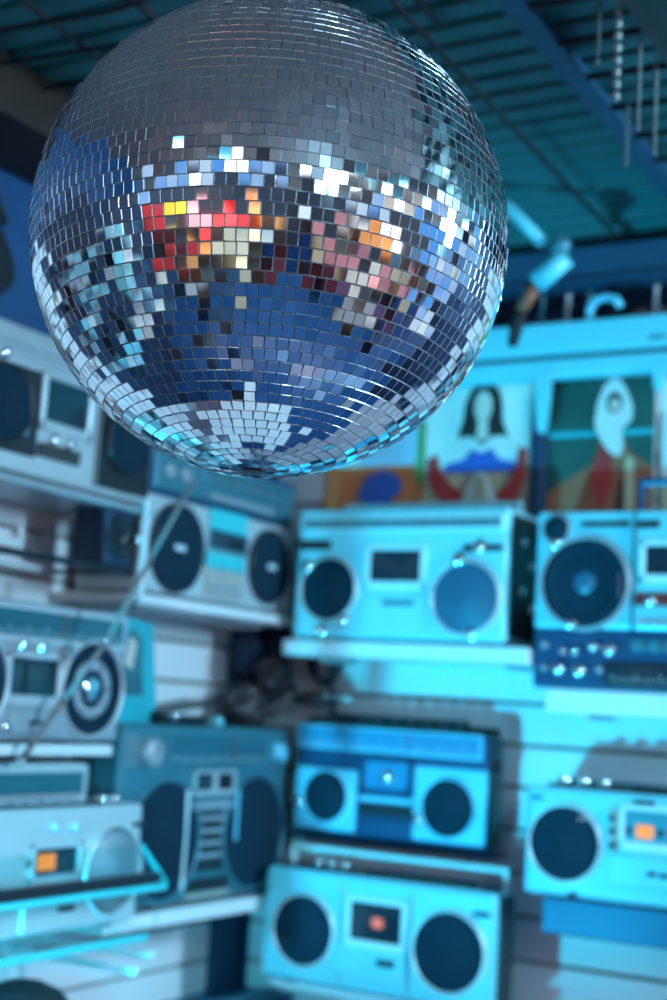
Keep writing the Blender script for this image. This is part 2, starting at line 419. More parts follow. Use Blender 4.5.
    def stud(s, x, z, r=.009, m='chrome'):
        R_ = r*1.7; k = MB(); h0 = math.sqrt(R_*R_-r*r); prof = [(.0001, -(R_-h0)-.0072)]
        for q in range(1, 9): a = r*q/8; prof.append((a, -(math.sqrt(R_*R_-a*a)-h0)-.0072))
        k.lathe(prof+[(r, .003), (.0001, .003)], (x, 0, z), M[m], 'y', 24); return s.add(k, 'stud')
    def topknob(s, x, y, z, r, m='chrome', h=.014):
        k = MB(); k.lathe([(.0001, h), (r*.8, h), (r, h*.8), (r, 0), (.0001, 0)], (x, y, z), M[m], 'z', 20); return s.add(k, 'knob')
    def keys(s, x0, x1, n, z0, z1, m='black', y0=-.008, y1=.004):
        w = (x1-x0)/n
        for k in range(n): s.box('key', x0+k*w+w*.08, x0+(k+1)*w-w*.08, z0, z1, y0, y1, M[m], .0015)
    def topkeys(s, x0, x1, n, z, y0, y1, m='black', h=.010):
        w = (x1-x0)/n
        for k in range(n): s.box('key', x0+k*w+w*.08, x0+(k+1)*w-w*.08, z-.002, z+h, y0, y1, M[m], .0015)
    def slot(s, x0, x1, z0, z1, m='black', name='control_strip'): return s.box(name, x0, x1, z0, z1, -.0055, .003, M[m], .0008)
    def handle(s, m, z_top, y, x0=.02, x1=None, t=.014, side=.012, z0=None):
        x1 = s.W-.02 if x1 is None else x1; z0 = s.H-.02 if z0 is None else z0
        mb = MB().box((x0, y-t/2, z_top-t), (x1, y+t/2, z_top), m, .004)
        for x in (x0, x1-side): mb.box((x, y-t/2, z0), (x+side, y+t/2, z_top-.002), m, .003)
        return s.add(mb, 'handle')

# ---- back wall, row 1: M
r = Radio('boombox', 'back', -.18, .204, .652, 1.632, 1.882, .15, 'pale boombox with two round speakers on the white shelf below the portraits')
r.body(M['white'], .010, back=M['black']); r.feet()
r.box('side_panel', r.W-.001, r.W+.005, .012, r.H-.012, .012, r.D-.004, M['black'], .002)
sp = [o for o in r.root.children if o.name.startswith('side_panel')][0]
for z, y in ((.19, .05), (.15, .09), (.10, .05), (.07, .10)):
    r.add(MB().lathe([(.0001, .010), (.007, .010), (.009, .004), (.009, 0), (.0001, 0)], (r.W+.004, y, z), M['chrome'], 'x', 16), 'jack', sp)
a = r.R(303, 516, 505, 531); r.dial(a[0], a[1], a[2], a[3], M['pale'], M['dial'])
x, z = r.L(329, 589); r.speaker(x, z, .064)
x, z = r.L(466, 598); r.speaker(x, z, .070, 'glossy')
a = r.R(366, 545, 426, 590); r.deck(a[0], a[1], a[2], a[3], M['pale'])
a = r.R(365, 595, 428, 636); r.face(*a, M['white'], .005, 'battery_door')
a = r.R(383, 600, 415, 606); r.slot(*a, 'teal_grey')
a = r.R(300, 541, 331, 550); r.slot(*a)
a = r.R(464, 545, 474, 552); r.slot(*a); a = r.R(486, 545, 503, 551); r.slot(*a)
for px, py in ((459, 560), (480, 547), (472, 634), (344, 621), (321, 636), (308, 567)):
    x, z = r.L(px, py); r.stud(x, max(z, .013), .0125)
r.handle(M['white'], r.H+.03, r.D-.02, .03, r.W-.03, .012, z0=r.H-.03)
# ---- O
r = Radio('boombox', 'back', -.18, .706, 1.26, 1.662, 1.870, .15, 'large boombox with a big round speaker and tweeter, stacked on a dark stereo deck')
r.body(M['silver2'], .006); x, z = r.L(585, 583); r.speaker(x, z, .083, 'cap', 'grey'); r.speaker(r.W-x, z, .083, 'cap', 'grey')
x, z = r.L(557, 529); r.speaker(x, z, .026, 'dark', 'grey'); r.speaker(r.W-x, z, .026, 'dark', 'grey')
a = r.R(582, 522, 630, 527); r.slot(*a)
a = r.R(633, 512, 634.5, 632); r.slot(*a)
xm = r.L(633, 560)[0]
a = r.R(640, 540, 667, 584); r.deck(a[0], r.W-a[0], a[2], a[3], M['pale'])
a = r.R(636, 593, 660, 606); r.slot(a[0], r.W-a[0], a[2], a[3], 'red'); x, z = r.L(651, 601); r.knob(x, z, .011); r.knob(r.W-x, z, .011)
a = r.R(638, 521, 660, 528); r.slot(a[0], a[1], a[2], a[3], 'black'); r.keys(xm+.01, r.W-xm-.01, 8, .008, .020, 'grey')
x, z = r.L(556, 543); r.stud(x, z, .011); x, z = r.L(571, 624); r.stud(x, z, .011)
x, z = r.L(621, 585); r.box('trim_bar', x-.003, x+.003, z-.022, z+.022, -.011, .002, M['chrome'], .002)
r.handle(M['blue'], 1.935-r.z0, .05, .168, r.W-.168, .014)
# ---- O2 dark stereo deck
r = Radio('stereo_deck', 'back', -.175, .706, 1.26, 1.557, 1.661, .15, 'dark stereo deck with bright round knobs under the large boombox', 'stereo deck')
r.body(M['blue'], .004)
for px, py, q in ((565, 651, .007), (577, 652, .007), (595, 647, .010), (611, 650, .012), (560, 669, .012), (581, 671, .012)):
    x, z = r.L(px, py); r.knob(x, z, q, 'chrome', .014)
for px, py in ((545, 645), (545, 668), (600, 670)):
    x, z = r.L(px, py); r.knob(x, z, .006, 'grey')
a = r.R(605, 662, 667, 688); r.dial(a[0], r.W-.03, a[2], a[3], M['black'], M['glass'])
a = r.R(631, 641, 667, 652); r.keys(a[0], r.W-.04, 12, a[2], a[3], 'teal_grey')
# ---- R
RY = -.105
r = Radio('boombox', 'back', RY, onplane(294, 780, 1, RY).x, onplane(488, 790, 1, RY).x, onplane(390, 841, 1, RY).z, onplane(390, 730, 1, RY).z, .06, 'dark blue boombox with pale square speaker fronts and keys along its top')
r.body(M['blue'], .008); r.feet()
for (a, b_, c_, d) in ((296, 768, 357, 834), (414, 768, 487, 848)):
    q = r.R(a, b_, c_, d); r.face(q[0], q[1], max(.008, q[2]), q[3], M['bluepale'], .006)
x, z = r.L(328, 796); r.speaker(x, z, .051, 'dark', 'bluepale', -.006); x, z = r.L(450, 808); r.speaker(x, z, .056, 'dark', 'bluepale', -.006)
a = r.R(297, 729, 484, 754); r.dial(a[0], a[1], a[2], a[3], M['bluepale'], M['dialb'])
a = r.R(361, 757, 413, 798); r.deck(a[0], a[1], a[2], a[3], M['blue'], win=M['dialb'])
a = r.R(360, 793, 413, 803); r.slot(*a, 'bluepale'); a = r.R(360, 805, 413, 816); r.slot(*a, 'black')
a = r.R(361, 819, 413, 838); r.face(a[0], a[1], a[2], a[3], M['blue'], .005, 'battery_door')
r.box('top_panel', .004, r.W-.004, r.H-.010, r.H+.006, .002, r.D-.004, M['black'], .003)
r.topkeys(.06, r.W-.05, 9, r.H+.006, .004, .024, 'soft', .020)
r.box('side_panel', r.W-.002, r.W+.004, .006, r.H-.004, .010, r.D-.002, M['black'], .002)
for px, py in ((299, 801), (420, 819), (388, 777)):
    x, z = r.L(px, py); r.stud(x, z, .012)
mb = MB(); mb.lathe([(.0001, .012), (.010, .012), (.014, .006), (.014, -.002), (.0001, -.002)], (r.W, .03, r.H-.055), M['black'], 'x', 24); r.add(mb, 'handle_pivot')
mb = MB(); mb.lathe([(.0001, -.012), (.010, -.012), (.014, -.006), (.014, .002), (.0001, .002)], (0, .03, r.H-.055), M['black'], 'x', 24); r.add(mb, 'handle_pivot')
r.handle(M['black'], r.H+.016, .045, .0, r.W, .012, z0=r.H-.05)
# ---- S
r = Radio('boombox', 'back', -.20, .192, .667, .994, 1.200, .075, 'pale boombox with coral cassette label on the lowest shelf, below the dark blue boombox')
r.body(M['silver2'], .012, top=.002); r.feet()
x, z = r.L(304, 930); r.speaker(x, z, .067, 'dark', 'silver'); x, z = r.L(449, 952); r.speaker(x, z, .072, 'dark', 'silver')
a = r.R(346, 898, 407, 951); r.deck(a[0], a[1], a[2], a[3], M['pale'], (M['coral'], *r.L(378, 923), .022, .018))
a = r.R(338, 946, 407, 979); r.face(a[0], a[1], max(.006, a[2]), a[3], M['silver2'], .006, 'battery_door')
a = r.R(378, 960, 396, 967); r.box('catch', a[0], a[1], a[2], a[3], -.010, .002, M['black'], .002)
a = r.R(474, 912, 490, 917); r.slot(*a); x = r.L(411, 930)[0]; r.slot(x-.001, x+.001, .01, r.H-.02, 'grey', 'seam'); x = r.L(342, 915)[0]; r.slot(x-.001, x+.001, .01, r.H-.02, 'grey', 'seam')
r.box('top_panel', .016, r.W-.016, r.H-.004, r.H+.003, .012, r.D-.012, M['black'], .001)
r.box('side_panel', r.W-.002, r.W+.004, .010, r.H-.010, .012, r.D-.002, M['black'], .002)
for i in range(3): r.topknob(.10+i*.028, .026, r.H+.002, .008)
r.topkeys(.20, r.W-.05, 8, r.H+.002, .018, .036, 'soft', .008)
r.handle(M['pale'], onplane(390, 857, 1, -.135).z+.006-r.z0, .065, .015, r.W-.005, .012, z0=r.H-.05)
# ---- T
r = Radio('boombox', 'back', -.20, .713, 1.165, 1.206, 1.390, .15, 'pale boombox with bright orange cassette label on the right-hand end of the back wall')
r.body(M['silver2'], .010, top=.002); r.feet()
x, z = r.L(565, 843); r.speaker(x, z, .066, 'dark', 'silver'); r.speaker(r.W-x, z, .066, 'dark', 'silver')
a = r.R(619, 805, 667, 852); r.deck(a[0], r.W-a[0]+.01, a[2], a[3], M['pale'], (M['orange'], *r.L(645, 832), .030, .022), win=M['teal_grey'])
a = r.R(608, 856, 667, 888); r.face(a[0], r.W-a[0], max(.006, a[2]), a[3], M['silver2'], .006, 'battery_door')
for px, py in ((653, 874), (665, 876)): x, z = r.L(px, py); r.box('catch', x-.008, x+.008, z-.004, z+.004, -.010, .002, M['black'], .002)
a = r.R(609, 808, 618, 852); r.face(*a, M['beige'], .005, 'control_panel')
for py in (818, 831, 845): x, z = r.L(613, py); r.box('switch', x-.005, x+.005, z-.005, z+.005, -.010, .002, M['black'], .001)
a = r.R(532, 796, 543, 799); r.slot(*a); a = r.R(634, 801, 655, 806); r.slot(*a)
x, z = r.L(584, 818); r.box('trim_bar', x-.010, x+.010, z-.004, z+.004, -.011, .002, M['chrome'], .003)
r.box('top_panel', .03, r.W-.016, r.H-.004, r.H+.003, .022, r.D-.012, M['black'], .001)
for i in range(3): r.topknob(.055+i*.036, .035, r.H+.002, .011)
r.topkeys(.18, r.W-.05, 8, r.H+.002, .022, .042, 'soft', .005)
r.handle(M['teal_grey'], r.H+.010, .135, .01, r.W-.01, .012)
r.box('side_panel', -.004, .002, .012, r.H-.012, .014, r.D-.004, M['teal_grey'], .002)
x, z = r.L(572, 897); r.knob(x, .004, .006, 'black')

# ---- left wall: A
r = Radio('boombox', 'left', .16, -1.085, -.612, 1.824, 2.045, .14, 'silver boombox with black end panels on the upper left shelf, partly behind the mirror ball')
r.body(M['silver'], .008); r.feet()
a = r.R(-40, 342, 39, 458); r.face(.02, a[1], .03, r.H-.055, M['black'], .005, 'speaker_panel')
xs = r.L(97, 430)[0]; r.face(xs, r.W-.006, .012, r.H-.045, M['black'], .005, 'speaker_panel')
r.speaker(.09, .10, .062, 'dark', 'black', -.005); r.speaker(r.W-.075, .10, .058, 'dark', 'black', -.005)
a = r.R(40, 380, 92, 434); r.deck(a[0], a[1], a[2]-.004, a[3]+.004, M['silver'], win=M['glass'])
for px, py in ((4, 353), (8, 392), (26, 400), (2, 427), (22, 431), (52, 440), (68, 445)):
    x, z = r.L(px, py); r.stud(x, z, .008)
a = r.R(36, 447, 78, 461); r.keys(a[0], a[1], 6, a[2], a[3])
r.dial(.02, r.W-.02, r.H-.045, r.H-.012, M['silver'], M['grey'])
r.handle(M['silver'], r.H+.03, .07, .03, r.W-.03)
# ---- receiver on C
r = Radio('stereo_receiver', 'left', .15, -.60, -.115, 1.853, 1.945, .14, 'dark teal stereo receiver on top of the small boombox near the corner', 'stereo receiver')
r.body(M['blue'], .004); r.face(.01, r.W-.01, .01, r.H-.012, M['teal_grey'], .004)
r.dial(.16, r.W-.05, .04, .075, M['teal_grey'], M['dial']); r.knob(.05, .045, .014, 'grey'); r.knob(.10, .045, .014, 'grey'); r.keys(.18, .40, 7, .015, .026, 'grey')
# ---- C
r = Radio('boombox', 'left', .16, -.622, -.108, 1.679, 1.850, .14, 'slim silver boombox with two large black oval-looking speakers under the dark receiver')
r.body(M['silver'], .006); r.feet()
for px, py, q in ((176, 548, .079), (268, 567, .072)):
    x, z = r.L(px, py); sp = r.speaker(x, min(max(z, q*1.04), r.H-q*1.04), q, 'dark', 'black'); r.badge(x, z, .030, .010, M['pale'], sp)
a = r.R(208, 512, 246, 533); r.face(*a, M['aqua'], .006)
a = r.R(208, 532, 246, 553); r.deck(a[0], a[1], a[2], a[3], M['teal_grey'], fr=.004)
a = r.R(204, 554, 243, 570); r.face(*a, M['aqua'], .007)
a = r.R(203, 572, 240, 600); r.face(a[0], a[1], max(.01, a[2]), a[3], M['beige'], .005, 'control_panel'); r.keys(a[0]+.005, a[1]-.005, 5, max(.02, a[2]+.01), max(.02, a[2]+.01)+.014, 'grey')
# ---- D
r = Radio('boombox', 'left', .16, -1.085, -.643, 1.422, 1.634, .14, 'grey boombox with a silver-centred speaker and long tuner dial, middle of the left wall')
r.body(M['grey'], .008); r.feet()
a = r.R(-20, 596, 126, 642); r.dial(.006, r.W-.004, r.H-.064, r.H-.004, M['silver'], M['dial'], fr=.010)
x, z = r.L(90, 692); r.speaker(x, .084, .079, 'silver', 'silver'); r.speaker(r.W-x, .084, .079, 'silver', 'silver')
a = r.R(4, 652, 60, 706); r.deck(a[0], a[1], a[2], a[3], M['silver'])
a = r.R(8, 712, 66, 735); r.face(a[0], a[1], max(.006, a[2]), a[3], M['grey'], .005, 'battery_door')
for px, py in ((20, 645), (40, 647), (66, 652), (2, 728)): x, z = r.L(px, py); r.knob(x, z, .010)
a = r.R(26, 720, 40, 725); r.slot(*a)
# ---- H
r = Radio('boombox', 'left', .16, -.630, -.090, 1.142, 1.452, .15, 'big blue grey boombox with two very large speakers beside the corner of the left wall')
r.body(M['teal_grey'], .010); r.feet()
zt = r.H-.072
r.dial(.125, r.W-.085, zt, r.H-.010, M['teal_grey'], M['dial'])
x, z = r.L(141, 752); r.knob(.075, z, .026, 'grey', .02); x, z = r.L(268, 752); r.knob(r.W-.05, z, .020, 'bluepale', .02)
g = MB()
for k in range(5):
    for j in range(6): g.box((.010+k*.007, -.003, zt+.004+j*.009), (.014+k*.007, .002, zt+.009+j*.009), M['grey'])
r.add(g, 'speaker_grille')
r.speaker(.135, .112, .108, 'dark', 'teal_grey'); x, z = r.L(264, 832); r.speaker(r.W-.118, .115, .110, 'dark', 'teal_grey')
a = r.R(193, 770, 234, 795); w = (a[1]-a[0])/2
r.deck(a[0], a[0]+w, a[2], a[3], M['silver'], fr=.006); r.deck(a[0]+w, a[1], a[2], a[3], M['silver'], fr=.006)
cx0, cx1 = a[0]-.004, a[1]-.004
r.face(cx0, cx1, .05, a[2]-.03, M['black'], .005, 'equalizer_panel')
for i in range(4): r.slot(cx0+.008, cx1-.03, .075+i*.022, .083+i*.022, 'grey', 'slider')
r.keys(cx0, cx1, 7, a[2]-.024, a[2]-.010, 'grey'); r.keys(cx0, cx1, 6, .018, .040, 'black'); r.slot(cx0, cx1, .006, .014, 'beige')
for px in (195, 189): pass
r.box('trim_bar', cx0-.022, cx0-.012, .02, .20, -.009, .002, M['pale'], .003); r.box('trim_bar', cx1+.006, cx1+.016, .10, .20, -.009, .002, M['bluepale'], .003)
# ---- I
r = Radio('boombox', 'left', .22, -1.128, -.634, 1.140, 1.326, .19, 'silver boombox with grey mesh speakers and orange cassette label, lower left, behind the clear acrylic')
r.body(M['silver'], .010); r.feet()
x, z = r.L(111, 870); r.speaker(x, z, .071, 'mesh', 'silver'); r.speaker(r.W-x, z, .071, 'mesh', 'silver')
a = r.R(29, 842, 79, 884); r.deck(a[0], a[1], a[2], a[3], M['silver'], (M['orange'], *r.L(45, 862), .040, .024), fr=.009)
a = r.R(20, 902, 80, 938); r.face(a[0], a[1], max(.006, a[2]), a[3], M['silver'], .005, 'battery_door')
a = r.R(55, 905, 70, 911); r.box('catch', a[0], a[1], a[2], a[3], -.010, .002, M['black'], .002)
a = r.R(133, 822, 145, 826); r.slot(*a)
for px, py in ((56, 826), (76, 826)): x, z = r.L(px, py); r.box('switch', x-.012, x+.012, z-.006, z+.006, -.011, .002, M['silver'], .002)
r.box('key_bed', .03, r.W-.10, r.H-.003, r.H+.004, .012, .055, M['black'], .001)
r.topkeys(.05, r.W-.13, 9, r.H+.003, .016, .046, 'grey', .007)
for i in range(2): r.topknob(r.W-.075+i*.032, .03, r.H, .010, 'chrome', .012)
up_ = r.box('dial_housing', 0.02, r.W-.055, r.H-.01, r.H+.060, .075, r.D, M['silver'], .008)
g = MB().box((.035, .070, r.H+.012), (r.W-.075, .080, r.H+.046), M['dial'], .003); r.add(g, 'dial_glass', up_)
# telescopic antenna of I, swung out over the shelf
p0 = onplane(20, 762, 0, .17); p1 = onplane(107, 640, 0, .24); p2 = onplane(152, 556, 0, .27); p3 = onplane(194, 480, 0, .30)
inv = Matrix.Rotation(-PI/2, 4, 'Z')
def loc(Pw): return tuple(inv @ (Pw - r.root.location) + Vector(r.off))
an = MB(); q = [loc(v) for v in (p0, p1, p2, p3)]
q = [Vector(v) for v in q]
an.ball(q[0], .008, M['chrome'], 2)
an.tube([q[0], (q[0]+q[1])/2], .0052, M['grey_cord']); an.tube([(q[0]+q[1])/2, q[1]], .0046, M['grey_cord']); an.ball(q[1], .0075, M['chrome'], 2)
an.tube([q[1], q[2]], .0042, M['grey_cord']); an.tube([q[2], q[3]], .0036, M['grey_cord'])
r.add(an, 'antenna')

# ------------------------------------------------------------------ shelves
def shelf(lo, hi, label, m='shelf', extra=None):
    t = empty('shelf', ((lo[0]+hi[0])/2, (lo[1]+hi[1])/2, lo[2]), 0, label, 'shelf')
    L_ = tuple(t.location)
    MB().box(lo, hi, M[m], .003).build('board', t, L_)
    br = extra or []
    for (a, b_) in br: MB().box(a, b_, M['silver'], .002).build('bracket', t, L_)
    return t
def backshelf(x0, x1, z, d, th, label, m='shelf'):
    return shelf((x0, -d, z-th), (x1, -.001, z), label, m, [((x0+.06, -d*.75, z-th-.009), (x0+.066, -.001, z-th)), ((x1-.066, -d*.75, z-th-.009), (x1-.06, -.001, z-th))])
def leftshelf(y0, y1, z, d, th, label, m='shelf'):
    return shelf((.001, y0, z-th), (d, y1, z), label, m, [((.001, y0+.06, z-th-.009), (d*.75, y0+.066, z-th)), ((.001, y1-.066, z-th-.009), (d*.75, y1-.06, z-th))])
backshelf(.19, .702, 1.626, .19, .030, 'thick white shelf carrying the brightest boombox below the portraits')
backshelf(.735, 1.30, 1.556, .185, .042, 'thick white shelf carrying the dark stereo deck')
backshelf(.16, .60, onplane(390, 841, 1, -.105).z-.007, .075, .008, 'thin dark shelf carrying the dark blue boombox', 'blue')
backshelf(.20, .68, .988, .17, .014, 'pale shelf carrying the lowest boombox')
backshelf(.735, 1.20, 1.200, .165, .062, 'thick blue shelf under the boombox with the bright orange label', 'blue')
leftshelf(-1.35, -.600, 1.818, .175, .012, 'pale shelf edge under the upper left silver boombox', 'grey')
leftshelf(-.64, -.10, 1.673, .17, .018, 'pale shelf under the slim boombox with black speakers')
leftshelf(-1.10, -.64, 1.416, .15, .018, 'pale shelf under the grey boombox with silver-centred speaker')
leftshelf(-.66, -.085, 1.136, .175, .026, 'pale shelf under the big blue grey boombox')
# acrylic shelf with sloping guard under I
t = empty('acrylic_shelf', (.001, -.9, 1.126), 0, 'clear acrylic shelf with sloping front guard holding the lower left silver boombox', 'shelf'); L_ = tuple(t.location)
MB().box((.001, -1.30, 1.126), (.290, -.625, 1.134), M['acrylic'], .001).build('plate', t, L_)
MB().prism([(.232, 1.259), (.236, 1.263), (.286, 1.213), (.282, 1.208)], M['acrylic'], 1, -1.30, -.657).build('guard', t, L_)
MB().box((.282, -1.30, 1.198), (.293, -.655, 1.209), M['acrylic_edge'], .002).build('guard_edge', t, L_)
MB().box((.276, -1.30, 1.2095), (.291, -.672, 1.226), M['black'], .002).build('guard_strip', t, L_)
MB().prism([(.232, 1.259), (.237, 1.264), (.292, 1.210), (.286, 1.204)], M['acrylic_edge'], 1, -.657, -.653).build('guard_end', t, L_)
for y in (-.664, -1.05): MB().box((.276, y-.004, 1.134), (.284, y+.004, 1.202), M['acrylic'], .001).build('guard_post', t, L_)
MB().box((.286, -1.30, 1.124), (.296, -.70, 1.136), M['acrylic_edge'], .002).build('plate_edge', t, L_)
# display hooks below it
for (px, py, qx, qy, lab) in ((92, 943, 151, 957, 'upper of two bright white hooks below the clear acrylic shelf'), (52, 960, 134, 972, 'lower of two bright white hooks below the clear acrylic shelf')):
    P1 = onplane(qx, qy, 0, .26); base = Vector((.0, P1.y, P1.z))
    mb = MB(); mb.tube([base+Vector((.002, 0, .0)), base+Vector((.24, 0, 0)), P1, P1+Vector((.004, 0, .008))], .0065, M['shelf'])
    mb.box((.0, P1.y-.012, P1.z-.02), (.006, P1.y+.012, P1.z+.02), M['shelf'], .002)
    single('display_hook', mb, lab, 'hook', tuple(base), 'white hooks on the left wall')
# two pegs and rails on the left wall upper slats
for px, py, lab in ((21, 532, 'left one of two round white peg heads on the white slats'), (48, 540, 'right one of two round white peg heads on the white slats'), (46, 506, 'white peg head just under the upper left shelf')):
    P1 = onplane(px, py, 0, .012)
    mb = MB(); mb.tube([(.001, P1.y, P1.z), (.010, P1.y, P1.z)], .004, M['chrome']); mb.ball((.010, P1.y, P1.z), (.006, .010, .010), M['shelf'], 3)
    single('display_peg', mb, lab, 'peg', (.0, P1.y, P1.z), 'white pegs on the left wall')
a = onplane(0, 553, 0, .06)
mb = MB(); mb.box((.150, -1.3, 1.699), (.165, -.645, 1.711), M['black'], .004); mb.box((.001, -.662, 1.700), (.155, -.655, 1.709), M['black'], .002); mb.box((.001, -1.25, 1.700), (.155, -1.237, 1.709), M['black'], .002); single('wall_rail', mb, 'black rail across the white slats below the upper left shelf', 'rail', (.03, -.9, a.z-.018))
a = onplane(60, 572, 0, .04)
mb = MB(); mb.tube([(.035, -1.3, a.z), (.035, -.735, a.z), (.035, -.73, a.z+.001)], .006, M['shelf']); mb.tube([(.001, -.80, a.z), (.035, -.80, a.z)], .003, M['shelf']); single('wall_rail', mb, 'thin white rail under the black rail', 'rail', (.03, -.9, a.z))
t = empty('speaker_box', (.10, -.70, 1.712), 0, 'small navy speaker box standing on the black rail below the upper left shelf', 'speaker')
mb = MB().box((.095, -.725, 1.712), (.165, -.650, 1.805), M['navy'], .005); mb.build('cabinet', t, tuple(t.location))
mb = MB(); mb.lathe([(.034, -.002), (.036, .004), (.030, .005), (.022, .001), (.0001, .003), (.0001, -.002)], (.165, -.688, 1.758), M['black'], 'x', 28); mb.build('grille', t, tuple(t.location))
a, b_ = onplane(149, 489, 0, .19), onplane(143, 580, 0, .19)
mb = MB(); mb.box((.187, a.y-.004, 1.668), (.193, a.y+.004, 1.83), M['shelf'], .001); mb.box((.180, a.y-.018, 1.752), (.190, a.y-.004, 1.764), M['chrome'], .002); mb.box((.001, a.y-.004, 1.655), (.193, a.y+.004, 1.668), M['shelf'], .001)
single('shelf_post', mb, 'thin pale upright post beside the left black speaker of the slim boombox', 'post', (.19, a.y, 1.655))

# ------------------------------------------------------------------ record sleeves
def sleeve(x0, x1, z0, z1, y, label, polys, name='record_sleeve', bg='card'):
    t = empty(name, ((x0+x1)/2, y+.004, z0), 0, label, 'record sleeve'); L_ = tuple(t.location)
    MB().box((x0, y, z0), (x1, y+.006, z1), M[bg], .0008).build('board', t, L_)
    p = MB(); d = y
    for (mname, pts) in polys:
        pp = [(x0+(x1-x0)*u, z0+(z1-z0)*v) for u, v in pts]
        p.prism(pp, M[mname], 1, d-.0006, d+.0001); d -= .0006
    p.build('printed_picture', t, L_)
    return t
def ell(cx, cy, rx, ry, a0=0, a1=360, n=24): return [(cx+rx*math.cos(math.radians(a0+(a1-a0)*k/n)), cy+ry*math.sin(math.radians(a0+(a1-a0)*k/n))) for k in range(n)]
ZL = 1.866
mb = MB().box((.10, -.03, ZL-.012), (.60, -.001, ZL-.001), M['shelf'], .002); single('picture_ledge', mb, 'narrow ledge under the portrait and the orange sleeve', 'ledge', (.3, -.01, ZL-.012))
mb = MB().box((.68, -.027, ZL-.012), (1.3, -.001, ZL-.001), M['shelf'], .002); single('picture_ledge', mb, 'narrow ledge under the veiled-figure picture', 'ledge', (.95, -.01, ZL-.012))
sleeve(.165, .392, ZL, 2.075, -.020, 'orange and blue record sleeve half hidden by the bottom of the mirror ball', [
    ('p_orange', [(.0, 0), (1, 0), (1, .62), (0, .62)]), ('p_sky', [(.35, .62), (1, .62), (1, 1), (.35, 1)]), ('p_green', [(.93, .45), (1, .45), (1, 1), (.93, 1)]),
    ('p_hair', [(.38, 0), (.72, 0), (.70, .35), (.42, .40)]), ('p_blue', [(.34, .30), (.44, .52), (.62, .58), (.78, .50), (.80, .36), (.62, .22), (.46, .24)])])
sleeve(.396, .620, ZL, 2.168, -.022, 'portrait sleeve of a long-haired figure with a red drape', [
    ('card', [(.0, 0), (1, 0), (1, 1), (0, 1)]),
    ('p_tan', [(0, 0), (1, 0), (1, .42), (.84, .40), (.15, .38), (0, .36)]),
    ('p_hair', [(.22, .52), (.31, .60), (.36, .72), (.37, .82), (.42, .91), (.49, .955), (.57, .965), (.65, .945), (.71, .89), (.735, .80), (.74, .70), (.80, .60), (.86, .55), (.70, .52), (.40, .50)]),
    ('p_veil', [(.14, .36), (.15, .46), (.22, .55), (.33, .60), (.46, .60), (.555, .54), (.65, .60), (.78, .60), (.88, .55), (.94, .46), (.95, .36)]),
    ('p_blue', [(.20, .36), (.20, .42), (.38, .45), (.46, .52), (.555, .49), (.65, .52), (.72, .45), (.90, .42), (.90, .36)]),
    ('p_skin', [(.50, .58), (.61, .58), (.60, .72), (.51, .72)]), ('p_skin', ell(.555, .80, .085, .105)),
    ('p_red', [(.02, .44), (.11, .50), (.16, .40), (.26, .29), (.42, .22), (.42, .12), (.22, .14), (.07, .28)]),
    ('p_red', [(.91, .52), (.99, .50), (.98, .32), (.90, .16), (.74, .08), (.68, .20), (.82, .28), (.89, .40)]),
    ('p_red', [(.66, .0), (.98, .0), (.95, .16), (.80, .20)]), ('p_red', [(.0, .0), (.10, .0), (.14, .12), (.02, .16)]),
    ('p_veil', [(.52, .36), (.60, .36), (.76, .12), (.70, .0), (.42, .0), (.36, .12)]),
    ] + [('p_tan', [(.555+.004*k, .34), (.563+.004*k, .34), (.57+.055*k, .06), (.545+.055*k, .06)]) for k in (-3, -2, -1, 0, 1, 2, 3)])
sleeve(.660, .868, ZL, 2.160, -.022, 'dark green picture sleeve of a white-veiled figure in a brown robe', [
    ('card_green', [(0, 0), (1, 0), (1, 1), (0, 1)]), ('teal_card', [(0, .585), (1, .585), (1, .62), (0, .62)]),
    ('p_brown', [(0, 0), (1, 0), (1, .36), (.86, .44), (.60, .53), (.42, .40), (.22, .32), (0, .22)]),
    ('p_brown', [(.30, 0), (.40, .34), (.50, .56), (.72, .56), (.90, .30), (.96, 0)]),
    ('p_red', [(.42, .30), (.50, .54), (.60, .50), (.62, .26), (.52, .10)]),
    ('p_hair', [(.66, .0), (.72, .0), (.76, .28), (.70, .30)]),
    ('p_tan', [(.74, .10), (.84, .10), (.82, .42), (.74, .46)]),
    ('p_veil', [(.44, .66), (.46, .80), (.52, .91), (.60, .965), (.68, .95), (.75, .86), (.80, .76), (.79, .68), (.70, .62), (.72, .50), (.68, .44), (.58, .48), (.50, .56)]),
    ('p_hair', ell(.625, .80, .075, .070)), ('p_skin', ell(.63, .785, .045, .042))])
sleeve(.882, 1.09, ZL, 2.075, -.020, 'pale green and tan record sleeve at the edge of the photo above the boombox handle', [
    ('p_veil', [(0, .4), (1, .4), (1, 1), (0, 1)]), ('p_tan', [(0, 0), (1, 0), (1, .5), (0, .42)]), ('p_green', [(.2, .3), (.8, .3), (.9, .8), (.5, .95), (.1, .7)])], bg='p_veil')
# teal sleeve leaning beside D
y0, y1 = -.60, -.452
t = empty('record_sleeve', (.08, -.52, 1.453), 0, 'teal picture sleeve leaning between the grey boombox and the white slats', 'record sleeve'); L_ = tuple(t.location)
mb = MB(); mb.prism([(y0-.03, 1.453), (y1, 1.453), (-.486, 1.628), (y0, 1.640)], M['teal_card'], 0, .090, .097); mb.build('board', t, L_)
mb = MB(); mb.prism([(-.58, 1.50), (-.50, 1.50), (-.515, 1.60), (-.54, 1.618), (-.575, 1.60)], M['dial'], 0, .097, .0976)
mb.prism([(-.565, 1.555), (-.54, 1.545), (-.53, 1.59), (-.55, 1.605)], M['p_skin'], 0, .0976, .0982); mb.build('printed_picture', t, L_)
